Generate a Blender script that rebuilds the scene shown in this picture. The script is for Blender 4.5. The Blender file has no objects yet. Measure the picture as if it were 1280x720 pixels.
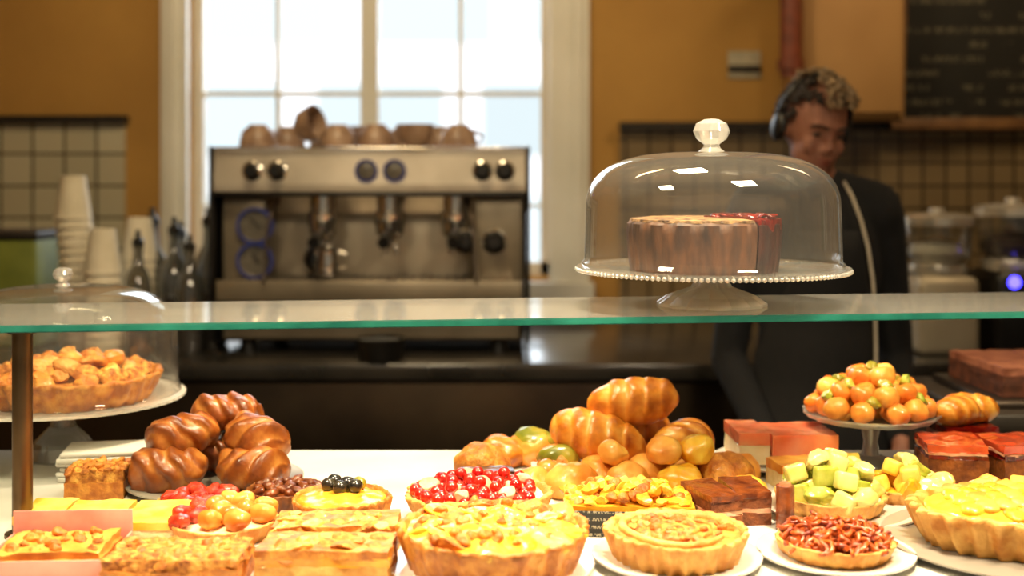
import bpy, bmesh, math, random
from mathutils import Vector, Matrix, noise, Euler
random.seed(7)
R_=random.uniform
scene=bpy.context.scene
COL=scene.collection
try:
    scene.view_settings.view_transform='Standard'
except Exception: pass

# ------------------------------------------------------------ materials
def lin(h):
    h=h.lstrip('#'); o=[]
    for i in (0,2,4):
        c=int(h[i:i+2],16)/255
        o.append(c/12.92 if c<=.04045 else ((c+.055)/1.055)**2.4)
    return (*o,1)
def M(name,c1,c2=None,scale=60,rough=.5,metal=0,bump=0,bscale=None,coat=0,c3=None,sss=0,detail=4,lo=.35,hi=.65,attr=None,emit=None,es=1,crough=.1,zs=None):
    m=bpy.data.materials.new(name); m.use_nodes=True
    nt=m.node_tree; N=nt.nodes; L=nt.links
    b=N['Principled BSDF']
    b.inputs['Roughness'].default_value=rough; b.inputs['Metallic'].default_value=metal
    b.inputs['Coat Weight'].default_value=coat; b.inputs['Coat Roughness'].default_value=crough
    if sss:
        b.inputs['Subsurface Weight'].default_value=sss; b.inputs['Subsurface Scale'].default_value=.01
    tc=N.new('ShaderNodeTexCoord'); oi=N.new('ShaderNodeObjectInfo')
    mu=N.new('ShaderNodeMath'); mu.operation='MULTIPLY'; mu.inputs[1].default_value=20
    L.new(oi.outputs['Random'],mu.inputs[0])
    n=N.new('ShaderNodeTexNoise'); n.noise_dimensions='4D'
    n.inputs['Scale'].default_value=scale; n.inputs['Detail'].default_value=detail
    if zs is not None:
        mp=N.new('ShaderNodeMapping'); mp.inputs['Scale'].default_value=(1,1,zs)
        L.new(tc.outputs['Object'],mp.inputs[0]); vec=mp.outputs[0]
    else: vec=tc.outputs['Object']
    L.new(vec,n.inputs['Vector']); L.new(mu.outputs[0],n.inputs['W'])
    r=N.new('ShaderNodeValToRGB'); cr=r.color_ramp
    cr.elements[0].position=lo; cr.elements[0].color=lin(c1)
    cr.elements[1].position=hi; cr.elements[1].color=lin(c2 or c1)
    if c3:
        e=cr.elements.new((lo+hi)/2); e.color=lin(c3)
    src=n.outputs['Fac']
    if attr:
        at=N.new('ShaderNodeAttribute'); at.attribute_name=attr
        mx=N.new('ShaderNodeMath'); mx.operation='MULTIPLY_ADD'; mx.inputs[1].default_value=.28
        m2=N.new('ShaderNodeMath'); m2.operation='MULTIPLY'; m2.inputs[1].default_value=.8
        L.new(n.outputs['Fac'],m2.inputs[0]); L.new(at.outputs['Fac'],mx.inputs[0]); L.new(m2.outputs[0],mx.inputs[2])
        src=mx.outputs[0]
    L.new(src,r.inputs['Fac']); L.new(r.outputs['Color'],b.inputs['Base Color'])
    if bump:
        n2=N.new('ShaderNodeTexNoise'); n2.inputs['Scale'].default_value=bscale or scale*2; n2.inputs['Detail'].default_value=5
        L.new(vec,n2.inputs['Vector'])
        bp=N.new('ShaderNodeBump'); bp.inputs['Strength'].default_value=bump; bp.inputs['Distance'].default_value=.004
        L.new(n2.outputs['Fac'],bp.inputs['Height']); L.new(bp.outputs['Normal'],b.inputs['Normal'])
    if emit:
        b.inputs['Emission Color'].default_value=lin(emit); b.inputs['Emission Strength'].default_value=es
    return m
def thinglass(name,tint='#ffffff',base=.04,rough=.01,power=5,top=.9,milk=0):
    m=bpy.data.materials.new(name); m.use_nodes=True
    nt=m.node_tree; N=nt.nodes; L=nt.links; N.clear()
    out=N.new('ShaderNodeOutputMaterial'); t=N.new('ShaderNodeBsdfTransparent'); g=N.new('ShaderNodeBsdfGlossy')
    t.inputs[0].default_value=lin(tint); g.inputs['Roughness'].default_value=rough
    lw=N.new('ShaderNodeLayerWeight'); lw.inputs[0].default_value=.5
    p=N.new('ShaderNodeMath'); p.operation='POWER'; p.inputs[1].default_value=power
    a=N.new('ShaderNodeMath'); a.operation='MULTIPLY_ADD'; a.inputs[1].default_value=top; a.inputs[2].default_value=base
    L.new(lw.outputs['Facing'],p.inputs[0]); L.new(p.outputs[0],a.inputs[0])
    mx=N.new('ShaderNodeMixShader'); L.new(a.outputs[0],mx.inputs[0]); L.new(t.outputs[0],mx.inputs[1]); L.new(g.outputs[0],mx.inputs[2])
    last=mx.outputs[0]
    if milk:
        d=N.new('ShaderNodeBsdfDiffuse'); d.inputs[0].default_value=(.9,.9,.86,1)
        tr=N.new('ShaderNodeBsdfTranslucent'); tr.inputs[0].default_value=(.9,.9,.86,1)
        md=N.new('ShaderNodeMixShader'); md.inputs[0].default_value=.4; L.new(d.outputs[0],md.inputs[1]); L.new(tr.outputs[0],md.inputs[2])
        m3=N.new('ShaderNodeMixShader'); m3.inputs[0].default_value=milk; L.new(last,m3.inputs[1]); L.new(md.outputs[0],m3.inputs[2]); last=m3.outputs[0]
    L.new(last,out.inputs[0]); return m
def tilemat(name,c1,c2,mortar,size,rough=.25):
    m=bpy.data.materials.new(name); m.use_nodes=True
    nt=m.node_tree; N=nt.nodes; L=nt.links; b=N['Principled BSDF']; b.inputs['Roughness'].default_value=rough
    tc=N.new('ShaderNodeTexCoord'); s=N.new('ShaderNodeSeparateXYZ'); c=N.new('ShaderNodeCombineXYZ')
    L.new(tc.outputs['Object'],s.inputs[0]); L.new(s.outputs[0],c.inputs[0]); L.new(s.outputs[2],c.inputs[1])
    br=N.new('ShaderNodeTexBrick'); br.offset=0; br.inputs['Scale'].default_value=1
    br.inputs['Brick Width'].default_value=size; br.inputs['Row Height'].default_value=size; br.inputs['Mortar Size'].default_value=.004
    br.inputs['Color1'].default_value=lin(c1); br.inputs['Color2'].default_value=lin(c2); br.inputs['Mortar'].default_value=lin(mortar)
    L.new(c.outputs[0],br.inputs['Vector']); L.new(br.outputs['Color'],b.inputs['Base Color'])
    bp=N.new('ShaderNodeBump'); bp.invert=True; bp.inputs['Strength'].default_value=.5; bp.inputs['Distance'].default_value=.004
    L.new(br.outputs['Fac'],bp.inputs['Height']); L.new(bp.outputs['Normal'],b.inputs['Normal'])
    return m
def chalkmat(name,k=1.0,op=.22):
    m=bpy.data.materials.new(name); m.use_nodes=True
    nt=m.node_tree; N=nt.nodes; L=nt.links; b=N['Principled BSDF']; b.inputs['Roughness'].default_value=.8
    tc=N.new('ShaderNodeTexCoord'); s=N.new('ShaderNodeSeparateXYZ'); L.new(tc.outputs['Object'],s.inputs[0])
    def mt(op,a,bv=None):
        n=N.new('ShaderNodeMath'); n.operation=op
        for i,v in enumerate((a,bv)):
            if v is None: continue
            if isinstance(v,(int,float)): n.inputs[i].default_value=v
            else: L.new(v,n.inputs[i])
        return n.outputs[0]
    zr=mt('MULTIPLY',s.outputs[2],23.0*k); fr=mt('FRACT',zr); row=mt('FLOOR',zr)
    band=mt('LESS_THAN',fr,.40)
    c=N.new('ShaderNodeCombineXYZ'); L.new(mt('MULTIPLY',s.outputs[0],k),c.inputs[0]); L.new(mt('MULTIPLY',row,3.7),c.inputs[1]); L.new(mt('MULTIPLY',fr,.02),c.inputs[2])
    n1=N.new('ShaderNodeTexNoise'); n1.inputs['Scale'].default_value=110; n1.inputs['Detail'].default_value=2; L.new(c.outputs[0],n1.inputs['Vector'])
    n2=N.new('ShaderNodeTexNoise'); n2.inputs['Scale'].default_value=7; L.new(c.outputs[0],n2.inputs['Vector'])
    a=mt('MULTIPLY',mt('MULTIPLY',band,mt('GREATER_THAN',n1.outputs[0],.5)),mt('GREATER_THAN',n2.outputs[0],.47 if k==1 else .3))
    n3=N.new('ShaderNodeTexNoise'); n3.inputs['Scale'].default_value=5; L.new(tc.outputs['Object'],n3.inputs['Vector'])
    mx=N.new('ShaderNodeMix'); mx.data_type='RGBA'; L.new(mt('MULTIPLY',a,op),mx.inputs[0])
    r=N.new('ShaderNodeValToRGB'); r.color_ramp.elements[0].color=lin('#12110d'); r.color_ramp.elements[1].color=lin('#24221b'); L.new(n3.outputs[0],r.inputs[0])
    L.new(r.outputs[0],mx.inputs[6]); mx.inputs[7].default_value=lin('#b9ae8f')
    L.new(mx.outputs[2],b.inputs['Base Color']); return m
def facademat(name):
    m=bpy.data.materials.new(name); m.use_nodes=True
    nt=m.node_tree; N=nt.nodes; L=nt.links; N.clear()
    out=N.new('ShaderNodeOutputMaterial'); e=N.new('ShaderNodeEmission'); e.inputs[1].default_value=1.8  # facade emits by itself, standing in for daylight on the building
    tc=N.new('ShaderNodeTexCoord'); s=N.new('ShaderNodeSeparateXYZ'); c=N.new('ShaderNodeCombineXYZ')
    L.new(tc.outputs['Object'],s.inputs[0]); L.new(s.outputs[0],c.inputs[0]); L.new(s.outputs[2],c.inputs[1])
    br=N.new('ShaderNodeTexBrick'); br.offset=.3; br.inputs['Scale'].default_value=1
    br.inputs['Brick Width'].default_value=1.1; br.inputs['Row Height'].default_value=.75; br.inputs['Mortar Size'].default_value=.16; br.inputs['Mortar Smooth'].default_value=.4
    br.inputs['Color1'].default_value=(.56,.66,.70,1); br.inputs['Color2'].default_value=(.42,.48,.50,1); br.inputs['Mortar'].default_value=(.9,.95,1,1)
    L.new(c.outputs[0],br.inputs['Vector']); L.new(br.outputs['Color'],e.inputs[0]); L.new(e.outputs[0],out.inputs[0]); return m

mWall=M('ochre_plaster','#b08440','#c0934a',3,.75,bump=.1,bscale=80)
mWhite=M('white_paint','#e6e4da','#f0eee6',5,.5)
mCeil=M('ceiling_paint','#b09a70','#b8a278',3,.9)
mFloor=M('dark_floor','#2a1d14','#3a2a1c',6,.4)
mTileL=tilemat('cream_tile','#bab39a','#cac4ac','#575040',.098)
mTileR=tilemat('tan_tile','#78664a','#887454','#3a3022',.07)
mDark=M('dark_trim','#1e1813','#2a221a',10,.5)
mCab=M('ochre_cabinet','#ae8450','#bb905a',4,.6)
mPipe=M('copper_pipe','#6a3320','#834028',30,.45)
mBlack=M('black_plastic','#0d0c0b','#161412',20,.35)
mSteel=M('brushed_steel','#b0a594','#c8bdac',8,.38,metal=.55,bump=.05,bscale=200)
mSteelM=M('brushed_steel_panel','#b3a790','#d0c4ad',5,.42,metal=.35,bump=.05,bscale=200)
mColumn=M('grey_steel_column','#7d7260','#978b77',6,.4,metal=.5,bump=.05,bscale=120)
mBrass=M('dark_brass','#5a4630','#7a6244',12,.32,metal=.85)
mSilver=M('bright_steel','#c8c2b6','#dad4c8',8,.25,metal=.6)
mSteelD=M('dark_steel','#4a4038','#5c5147',6,.33,metal=.9,bump=.06,bscale=60)
mDoor=M('counter_steel','#3c322a','#564838',4,.28,metal=.9,bump=.08,bscale=20)
mChrome=M('chrome','#d8d2c8','#e4ded4',5,.12,metal=.95)
mTop=M('dark_worktop','#23211e','#35312c',9,.22,coat=.4)
mDeck=M('white_display_deck','#dad8d0','#e8e6de',12,.35,bump=.03,bscale=30)
mPlate=M('white_porcelain','#dad6cc','#e4e0d6',8,.2,coat=.5)
mPlateG=M('grey_plate','#8b857a','#a19a8e',10,.3,coat=.3)
mGlass=thinglass('clear_dome_glass',tint='#f8f8f5',base=.06,power=2.4,top=.8,milk=.03)
mShelf=thinglass('shelf_glass',tint='#f0f4f0',base=.08,power=4.0,top=.80,rough=.06,milk=.09)
mEdge=M('green_glass_edge_glow','#0f5a4c','#2a8472',14,.08,coat=1,emit='#15705e',es=.14)  # green glass with a faint glow painted in by emission
mCrys=thinglass('crystal_glass',tint='#ececea',base=.20,power=1.2,top=.6,rough=.02,milk=.07)
mBead=thinglass('bead_glass',tint='#f0f0ec',base=.25,power=1.6,top=.6,milk=.25)
mBottle=thinglass('bottle_glass',tint='#a09d8c',base=.14,power=2.0,top=.7,milk=.07)
mBlue=M('blue_lcd','#1a2350','#29366e',30,.3,emit='#3040a0',es=.08)
mLed=M('blue_led','#3030ff','#4040ff',30,.3,emit='#4038ff',es=9)
mGauge=M('gauge_face','#4e483e','#686154',60,.3,coat=.5)
mCupB=M('brown_ceramic','#7d6250','#a08570',25,.45,coat=.15)
mPaper=M('paper_cup','#dad0b8','#e8dfca',20,.6)
mGreenBox=M('green_box','#626d24','#7d8634',10,.5)
mPink=M('pink_paper','#dd8a78','#ebab98',20,.7)
mWax=M('waxed_paper','#e2d4b6','#ecdfc4',20,.55)
# food
mCrois=M('croissant_crust','#9c460c','#f2b450',45,.32,bump=.35,bscale=130,coat=.4,c3='#d98828',attr='ridge',lo=.26,hi=.72,crough=.22)
mKnot=M('brown_glazed_crust','#5f270b','#cf8a3e',45,.36,bump=.35,bscale=110,coat=.35,c3='#9c521a',attr='ridge',lo=.28,hi=.78,crough=.25)
mCrust=M('golden_crust','#a65a17','#e09c40',70,.5,bump=.7,bscale=180,c3='#c87b2a',coat=.1)
mCrustP=M('pale_crust','#c27e2f','#ecbb66',50,.55,bump=.6,bscale=200)
mCrustD=M('brown_crust','#5e2c10','#a25e24',60,.5,bump=.5,bscale=180)
mCrumb=M('crumble','#8e4a14','#ebae4e',120,.65,bump=1,bscale=260,c3='#cb812f')
mCustard=M('yellow_custard','#dd8c16','#f6c03c',35,.3,bump=.3,bscale=90,coat=.4,sss=.1)
mLemon=M('lemon_topping','#ecb92e','#f7dc6a',40,.45,bump=.2,bscale=90,sss=.1)
mSponge=M('pale_sponge','#e8d294','#f3e2b2',120,.8,bump=.4,bscale=300)
mCream=M('cream_filling','#eed9ac','#f8eaca',50,.5,bump=.2,bscale=120,sss=.15)
mRed=M('red_currant','#a80a08','#e02c14',60,.12,coat=.9,sss=.1)
mStraw=M('strawberry','#b01a12','#dc4826',80,.25,coat=.6,bump=.4,bscale=400)
mOrange=M('orange_fruit','#d9701e','#f8a648',30,.28,coat=.4,bump=.2,bscale=90,sss=.1)
mPeach=M('peach_bun','#d88228','#f8c05a',28,.4,coat=.25,bump=.35,bscale=90,c3='#eca244')
mYellow=M('yellow_fruit','#e49a14','#fcd44c',35,.3,coat=.4,bump=.45,bscale=110,sss=.1)
mGreen=M('green_fruit','#8c9c1c','#d2d466',40,.25,coat=.5,sss=.15,bump=.2,bscale=90)
mPale=M('pale_melon','#d6cc68','#f0e698',40,.25,coat=.5,sss=.2,bump=.15,bscale=90)
mPist=M('pistachio_glaze','#6a7018','#b8a436',30,.3,coat=.5,bump=.2)
mChoc=M('dark_chocolate','#1e0c06','#38180b',40,.3,coat=.3,bump=.15)
mChocB=M('brown_cake','#5c2b11','#935226',90,.6,bump=.6,bscale=260)
mCakeSide=M('cake_side','#26120a','#6b4122',80,.6,bump=.5,bscale=110,zs=.35,lo=.35,hi=.78,detail=5)
mCakeSideD=M('dark_cake_side','#1c0a06','#44190f',80,.5,bump=.5,bscale=110,zs=.35,lo=.35,hi=.78,detail=5)
mCakeTop=M('cake_top_crumb','#3a2010','#a27c4c',80,.6,bump=.9,bscale=240)
mCherry=M('dark_cherry_glaze','#400504','#861208',70,.15,coat=.7,bump=.5,bscale=150)
mJelly=M('salmon_jelly','#ee7a56','#f9a07c',25,.14,coat=.8,sss=.5)
mRedGlaze=M('berry_glaze','#c03a1e','#e0603a',40,.15,coat=.8,bump=.2)
mPinkCake=M('pink_cake','#ee9f78','#f8c4a0',60,.55,bump=.3,bscale=200,sss=.2)
mDate=M('pecan','#5a220c','#9a4f1d',70,.3,coat=.5,bump=.5,bscale=200)
mCaramel=M('caramel_shreds','#7c2408','#d0661e',80,.3,coat=.5,bump=.3)
mBerryD=M('dark_berry','#14161a','#3b3320',60,.25,coat=.5)
mSkin=M('skin','#7e5140','#93634e',20,.65,sss=.1)
mHair=M('curly_hair_rim_lit','#54422f','#a88e6a',90,.7,bump=.9,bscale=250)  # light-brown curls, with window rim light lightened into the colour
mHairD=M('dark_side_hair','#18110c','#281c14',90,.7,bump=.9,bscale=250)
mShirt=M('black_cotton','#070708','#0d0d10',50,.95,bump=.2,bscale=400)
mPants=M('dark_denim','#15171d','#1e2129',50,.8)
mApron=M('charcoal_apron','#0b0a0a','#100e0e',60,.95)
mStrap=M('pale_tape','#a89e8c','#b8ae9c',60,.7)
mEye=M('eye_dark','#3a2c24','#4a3a30',20,.3)

# ------------------------------------------------------------ mesh builders
def tomesh(bm,name,smooth=True,mats=()):
    bmesh.ops.recalc_face_normals(bm,faces=bm.faces)
    me=bpy.data.meshes.new(name); bm.to_mesh(me); bm.free()
    if smooth:
        for p in me.polygons: p.use_smooth=True
    for m in mats: me.materials.append(m)
    return me
def autos(me,ang=40):
    try: me.set_sharp_from_angle(angle=math.radians(ang))
    except Exception: pass
    return me
def lathe(name,prof,mat,seg=48,rf=None,a0=None,a1=None,ang=45):
    bm=bmesh.new(); rings=[]
    full=a0 is None
    A0=0 if full else math.radians(a0); A1=2*math.pi if full else math.radians(a1)
    n=seg if full else seg+1
    for i,(r,z) in enumerate(prof):
        ring=[]
        for k in range(n):
            a=A0+(A1-A0)*k/seg
            rr=r*(rf(a,i) if rf else 1)
            ring.append(bm.verts.new((rr*math.cos(a),rr*math.sin(a),z)))
        rings.append(ring)
    for i in range(len(prof)-1):
        for k in range(seg):
            k2=(k+1)%n if full else k+1
            try: bm.faces.new((rings[i][k],rings[i][k2],rings[i+1][k2],rings[i+1][k]))
            except ValueError: pass
    if not full:
        for k in (0,n-1):
            try: bm.faces.new([rg[k] for rg in rings])
            except ValueError: pass
    bmesh.ops.remove_doubles(bm,verts=bm.verts,dist=1e-6)
    return autos(tomesh(bm,name,True,[mat]),ang)
def box(name,w,d,h,mat,bev=.003,seg=2,cuts=0,amp=0,freq=60,taper=1):
    bm=bmesh.new(); bmesh.ops.create_cube(bm,size=1)
    for v in bm.verts:
        t=taper if v.co.z>0 else 1
        v.co=Vector((v.co.x*w*t,v.co.y*d*t,(v.co.z+.5)*h))
    if cuts: bmesh.ops.subdivide_edges(bm,edges=bm.edges,cuts=cuts,use_grid_fill=True)
    elif bev: bmesh.ops.bevel(bm,geom=bm.edges[:],offset=bev,segments=seg,affect='EDGES',profile=.5)
    if amp:
        s=Vector((R_(0,9),R_(0,9),R_(0,9)))
        bm.normal_update()
        for v in bm.verts:
            if v.co.z>h*.05: v.co+=noise.noise_vector(v.co*freq+s)*amp
    return autos(tomesh(bm,name,True,[mat]),50)
def blob(name,rx,ry,rz,mat,amp=.0,freq=60,sub=3,flat=None):
    bm=bmesh.new(); bmesh.ops.create_icosphere(bm,subdivisions=sub,radius=1)
    s=Vector((R_(0,9),R_(0,9),R_(0,9)))
    for v in bm.verts:
        n=v.co.copy()
        v.co=Vector((n.x*rx,n.y*ry,n.z*rz))
        if amp: v.co+=n*amp*(noise.noise(v.co*freq+s)+.4*noise.noise(v.co*freq*2.3+s))
        if flat is not None and v.co.z<-rz*flat: v.co.z=-rz*flat
        v.co.z+=rz*(flat if flat is not None else 1)
    return tomesh(bm,name,True,[mat])
def rock(name,rx,ry,rz,mat,k=7):
    """irregular faceted fruit chunk with rounded edges"""
    bm=bmesh.new(); bmesh.ops.create_icosphere(bm,subdivisions=4,radius=1)
    pl=[]
    for _ in range(k):
        d=Vector((R_(-1,1),R_(-1,1),R_(-1,1))).normalized(); pl.append((d,R_(.45,.75)))
    s=Vector((R_(0,9),R_(0,9),R_(0,9)))
    for v in bm.verts:
        n=v.co.copy()
        for d,h in pl:
            q=v.co.dot(d)
            if q>h: v.co-=d*(q-h)*.88
        v.co+=n*.09*noise.noise(n*3+s)
        v.co=Vector((v.co.x*rx,v.co.y*ry,v.co.z*rz+rz*.6))
    return tomesh(bm,name,True,[mat])
def tube(name,pts,r,mat,seg=12,r1=None):
    pts=[Vector(p) for p in pts]; bm=bmesh.new(); rings=[]; n=len(pts)
    up=Vector((0,0,1))
    for i,p in enumerate(pts):
        t=(pts[min(i+1,n-1)]-pts[max(i-1,0)]).normalized()
        u=t.cross(up)
        if u.length<1e-3: u=t.cross(Vector((1,0,0)))
        u.normalize(); w=t.cross(u)
        rr=r if r1 is None else r+(r1-r)*i/(n-1)
        rings.append([bm.verts.new(p+(u*math.cos(2*math.pi*k/seg)+w*math.sin(2*math.pi*k/seg))*rr) for k in range(seg)])
    for i in range(n-1):
        for k in range(seg):
            bm.faces.new((rings[i][k],rings[i][(k+1)%seg],rings[i+1][(k+1)%seg],rings[i+1][k]))
    bm.faces.new(rings[0]); bm.faces.new(rings[-1])
    return autos(tomesh(bm,name,True,[mat]),60)
def roll(name,L,R,mat,bend=.2,K=3.0,depth=.08,n=110,m=36,flat=.78,pw=2.6,skew=.35,wob=.08):
    """plump rolled pastry: soft overlapping wraps crossing the roll at a slant"""
    bm=bmesh.new(); rings=[]
    lay=bm.verts.layers.float.new('ridge'); sd=Vector((R_(0,9),R_(0,9),R_(0,9)))
    for i in range(n+1):
        t=-1+2*i/n; a=abs(t)
        env=max(0.0,1-a**pw)**.5
        ring=[]
        for k in range(m):
            th=2*math.pi*k/m
            ph=t*K+skew*math.sin(th+.6)+.5+.12*noise.noise(Vector((math.cos(th),math.sin(th),t*2))+sd)
            s=ph-math.floor(ph)
            w=math.sin(math.pi*min(1,s/.28)/2) if s<.28 else .5+.5*math.cos(math.pi*(s-.28)/.72)
            w=.15+.85*w**.8
            f=1-depth*(1-w)
            r=R*env*f
            co=Vector((L/2*t, bend*R*2*t*t-bend*R + r*math.cos(th), r*math.sin(th)*.94))
            co+=noise.noise_vector(co*35+sd)*R*wob
            if co.z<-R*flat: co.z=-R*flat
            co.z+=R*flat
            v=bm.verts.new(co); v[lay]=1-w
            ring.append(v)
        rings.append(ring)
    for i in range(n):
        for k in range(m):
            bm.faces.new((rings[i][k],rings[i][(k+1)%m],rings[i+1][(k+1)%m],rings[i+1][k]))
    bmesh.ops.remove_doubles(bm,verts=bm.verts,dist=1e-6)
    return tomesh(bm,name,True,[mat])

# ------------------------------------------------------------ object helpers
def obj(name,me,parent=None,loc=(0,0,0),rot=(0,0,0),label=None,cat=None,group=None,kind=None,sc=None):
    o=bpy.data.objects.new(name,me); COL.objects.link(o)
    o.location=loc; o.rotation_euler=rot
    if sc: o.scale=(sc,sc,sc) if isinstance(sc,(int,float)) else sc
    if parent: o.parent=parent
    if label: o['label']=label
    if cat: o['category']=cat
    if group: o['group']=group
    if kind: o['kind']=kind
    return o
def thing(name,label,cat,loc,rz=0,group=None,rot=None):
    o=bpy.data.objects.new(name,None); o.empty_display_size=.02; COL.objects.link(o)
    o.location=loc; o.rotation_euler=rot or (0,0,rz); o['label']=label; o['category']=cat
    if group: o['group']=group
    return o
def darts(n,R,dmin,tries=4000,rect=None):
    P=[]
    for _ in range(tries):
        if rect: p=(R_(-rect[0],rect[0]),R_(-rect[1],rect[1]))
        else:
            a=R_(0,6.283); r=R*math.sqrt(random.random()); p=(r*math.cos(a),r*math.sin(a))
        if all((p[0]-q[0])**2+(p[1]-q[1])**2>dmin*dmin for q in P):
            P.append(p)
            if len(P)>=n: break
    return P
def rr(): return (R_(-.4,.4),R_(-.4,.4),R_(0,6.28))

# ------------------------------------------------------------ room
def boxes(name,lst,mat,label=None,kind='structure',cat=None,bev=0):
    bm=bmesh.new()
    for (x0,x1,y0,y1,z0,z1) in lst:
        g=bmesh.ops.create_cube(bm,size=1)['verts']
        for v in g: v.co=Vector((x0+(v.co.x+.5)*(x1-x0),y0+(v.co.y+.5)*(y1-y0),z0+(v.co.z+.5)*(z1-z0)))
    if bev: bmesh.ops.bevel(bm,geom=bm.edges[:],offset=bev,segments=2,affect='EDGES')
    me=tomesh(bm,name,False,[mat])
    return obj(name,me,kind=kind,label=label,cat=cat)
XL,XR,YB=-2.2,2.6,3.7
WX0,WX1,WZ0,WZ1=-1.0,.12,1.19,2.45
boxes('wall_back',[(XL,WX0,YB,YB+.18,0,2.8),(WX1,XR,YB,YB+.18,0,2.8),(WX0,WX1,YB,YB+.18,0,WZ0),(WX0,WX1,YB,YB+.18,WZ1,2.8)],mWall,'ochre painted plaster wall with a window opening',cat='wall')
boxes('wall_left',[(XL-.1,XL,-1.2,YB+.18,0,2.8)],mWall,'ochre painted side wall',cat='wall')
boxes('wall_right',[(XR,XR+.1,-1.2,YB+.18,0,2.8)],mWall,'ochre painted side wall',cat='wall')
boxes('floor',[(XL,XR,-1.2,YB,-.1,0)],mFloor,'dark brown floor behind the counter',cat='floor')
boxes('ceiling',[(XL,XR,-1.2,YB,2.8,2.9)],mCeil,'warm painted ceiling',cat='ceiling')
boxes('trim_1',[(-1.075,WX0+.005,YB-.03,YB,1.12,2.55),(WX1-.005,.236,YB-.03,YB,1.12,2.55),(-1.1,.25,YB-.06,YB,1.12,1.175),
                (-1.055,-1.03,YB-.045,YB-.03,1.175,2.55),(.19,.215,YB-.045,YB-.03,1.175,2.55),(WX0-.03,WX1+.03,YB-.03,YB,2.45,2.55)],mWhite,'white painted window casing and sill',cat='window trim')
fy0,fy1=YB+.07,YB+.12
boxes('window_1',[(WX0,WX0+.03,fy0,fy1,WZ0,WZ1),(WX1-.03,WX1,fy0,fy1,WZ0,WZ1),(WX0,WX1,fy0,fy1,WZ0,WZ0+.04),(WX0,WX1,fy0,fy1,WZ1-.04,WZ1),
   (-.475,-.420,fy0-.01,fy1,WZ0,WZ1),(-.745,-.731,fy0+.01,fy1-.01,WZ0,WZ1),(-.169,-.155,fy0+.01,fy1-.01,WZ0,WZ1),
   (WX0,WX1,fy0+.012,fy1-.012,1.752,1.766),(WX0,WX1,fy0+.012,fy1-.012,2.12,2.132),(WX0,WX1,fy0+.012,fy1-.012,1.40,1.412)],mWhite,'white wooden casement window with small panes',cat='window')
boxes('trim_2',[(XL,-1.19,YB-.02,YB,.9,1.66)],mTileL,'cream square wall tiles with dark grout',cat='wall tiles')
boxes('trim_3',[(XL,-1.18,YB-.05,YB,1.66,1.685)],mDark,'dark ledge capping the cream tiles',cat='trim')
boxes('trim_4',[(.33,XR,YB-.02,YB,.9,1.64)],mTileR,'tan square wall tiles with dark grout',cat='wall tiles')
boxes('trim_5',[(.33,XR,YB-.05,YB,1.64,1.665)],mDark,'dark ledge capping the tan tiles',cat='trim')
f=boxes('building_facade',[(-6,5,8,8.1,-1,6)],facademat('facade_daylight_glow'),'pale building across the street, glowing in place of daylight',kind='structure',cat='building')

t=thing('wall_cabinet','plain ochre wall cabinet above the tan tiles','cabinet',(.98,3.68,1.665))
obj('body',box('cab',.31,.20,.95,mCab,.004),t,(0,-.11,0))
obj('door',box('cabd',.29,.02,.92,mCab,.006),t,(0,-.221,.015))
t=thing('wall_pipe','copper-brown vertical pipe beside the cabinet','pipe',(.79,3.40,1.78))
obj('pipe',tube('pipe',[(0,0,0),(0,0,.5),(0,0,1.01)],.03,mPipe,20),t)
for z in (.02,.5): obj('collar',lathe('col',[(0,0),(.038,0),(.038,.03),(0,.03)],mPipe,24),t,(0,0,z))
obj('bracket',box('brk',.04,.30,.03,mDark,.004),t,(0,.15,.3))
t=thing('wall_notice','small pale rectangular notice fixed to the wall','notice',(.715,3.695,1.80))
obj('panel',box('notice',.10,.008,.085,M('notice_card','#a8a28c','#c4bda6',30,.5),.002),t)
obj('stripe',box('noticeb',.10,.003,.022,mDark,.001),t,(0,-.006,.018))
mWood=M('brown_wood','#684526','#855f36',20,.5)
for bx,mn in ((1.42,'chalk_writing'),(2.0,'chalk_writing_b')):
    t=thing('chalkboard_menu','dark chalkboard menu in a brown wooden frame','chalkboard',(bx,3.62,1.64))
    obj('board',box('board',.50,.012,.62,chalkmat(mn),.001),t,(0,0,.03))
    for nm,a in (('w',((.56,.03,.035),(0,-.006,0))),('t',((.56,.03,.035),(0,-.006,.64))),('l',((.04,.03,.64),(-.265,-.006,.02))),('r',((.03,.03,.64),(.265,-.006,.02)))):
        obj('frame_rail',box('fr'+nm,*a[0],mWood,.003),t,a[1],(0,.035 if nm=='l' else 0,0))

# ------------------------------------------------------------ back counter
CZ=1.08
t=thing('back_counter_worktop','polished dark worktop carrying the espresso machine','worktop',(.2,3.18,CZ-.04))
obj('top',box('wt',4.6,.98,.04,mTop,.006),t)
for i,(x,w_) in enumerate(((-1.72,.80),(-.28,2.06),(1.46,1.40))):
    t=thing('back_counter_cabinet','near-black brushed steel under-counter cabinet unit','cabinet',(x,3.19,0),group='under-counter cabinets')
    obj('body',box('cb%d'%i,w_,.92,CZ-.042,mBlack,.004),t)
    obj('door',box('cd%d'%i,w_-.004,.02,.985,mDoor,.003),t,(0,-.471,.05))

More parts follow.
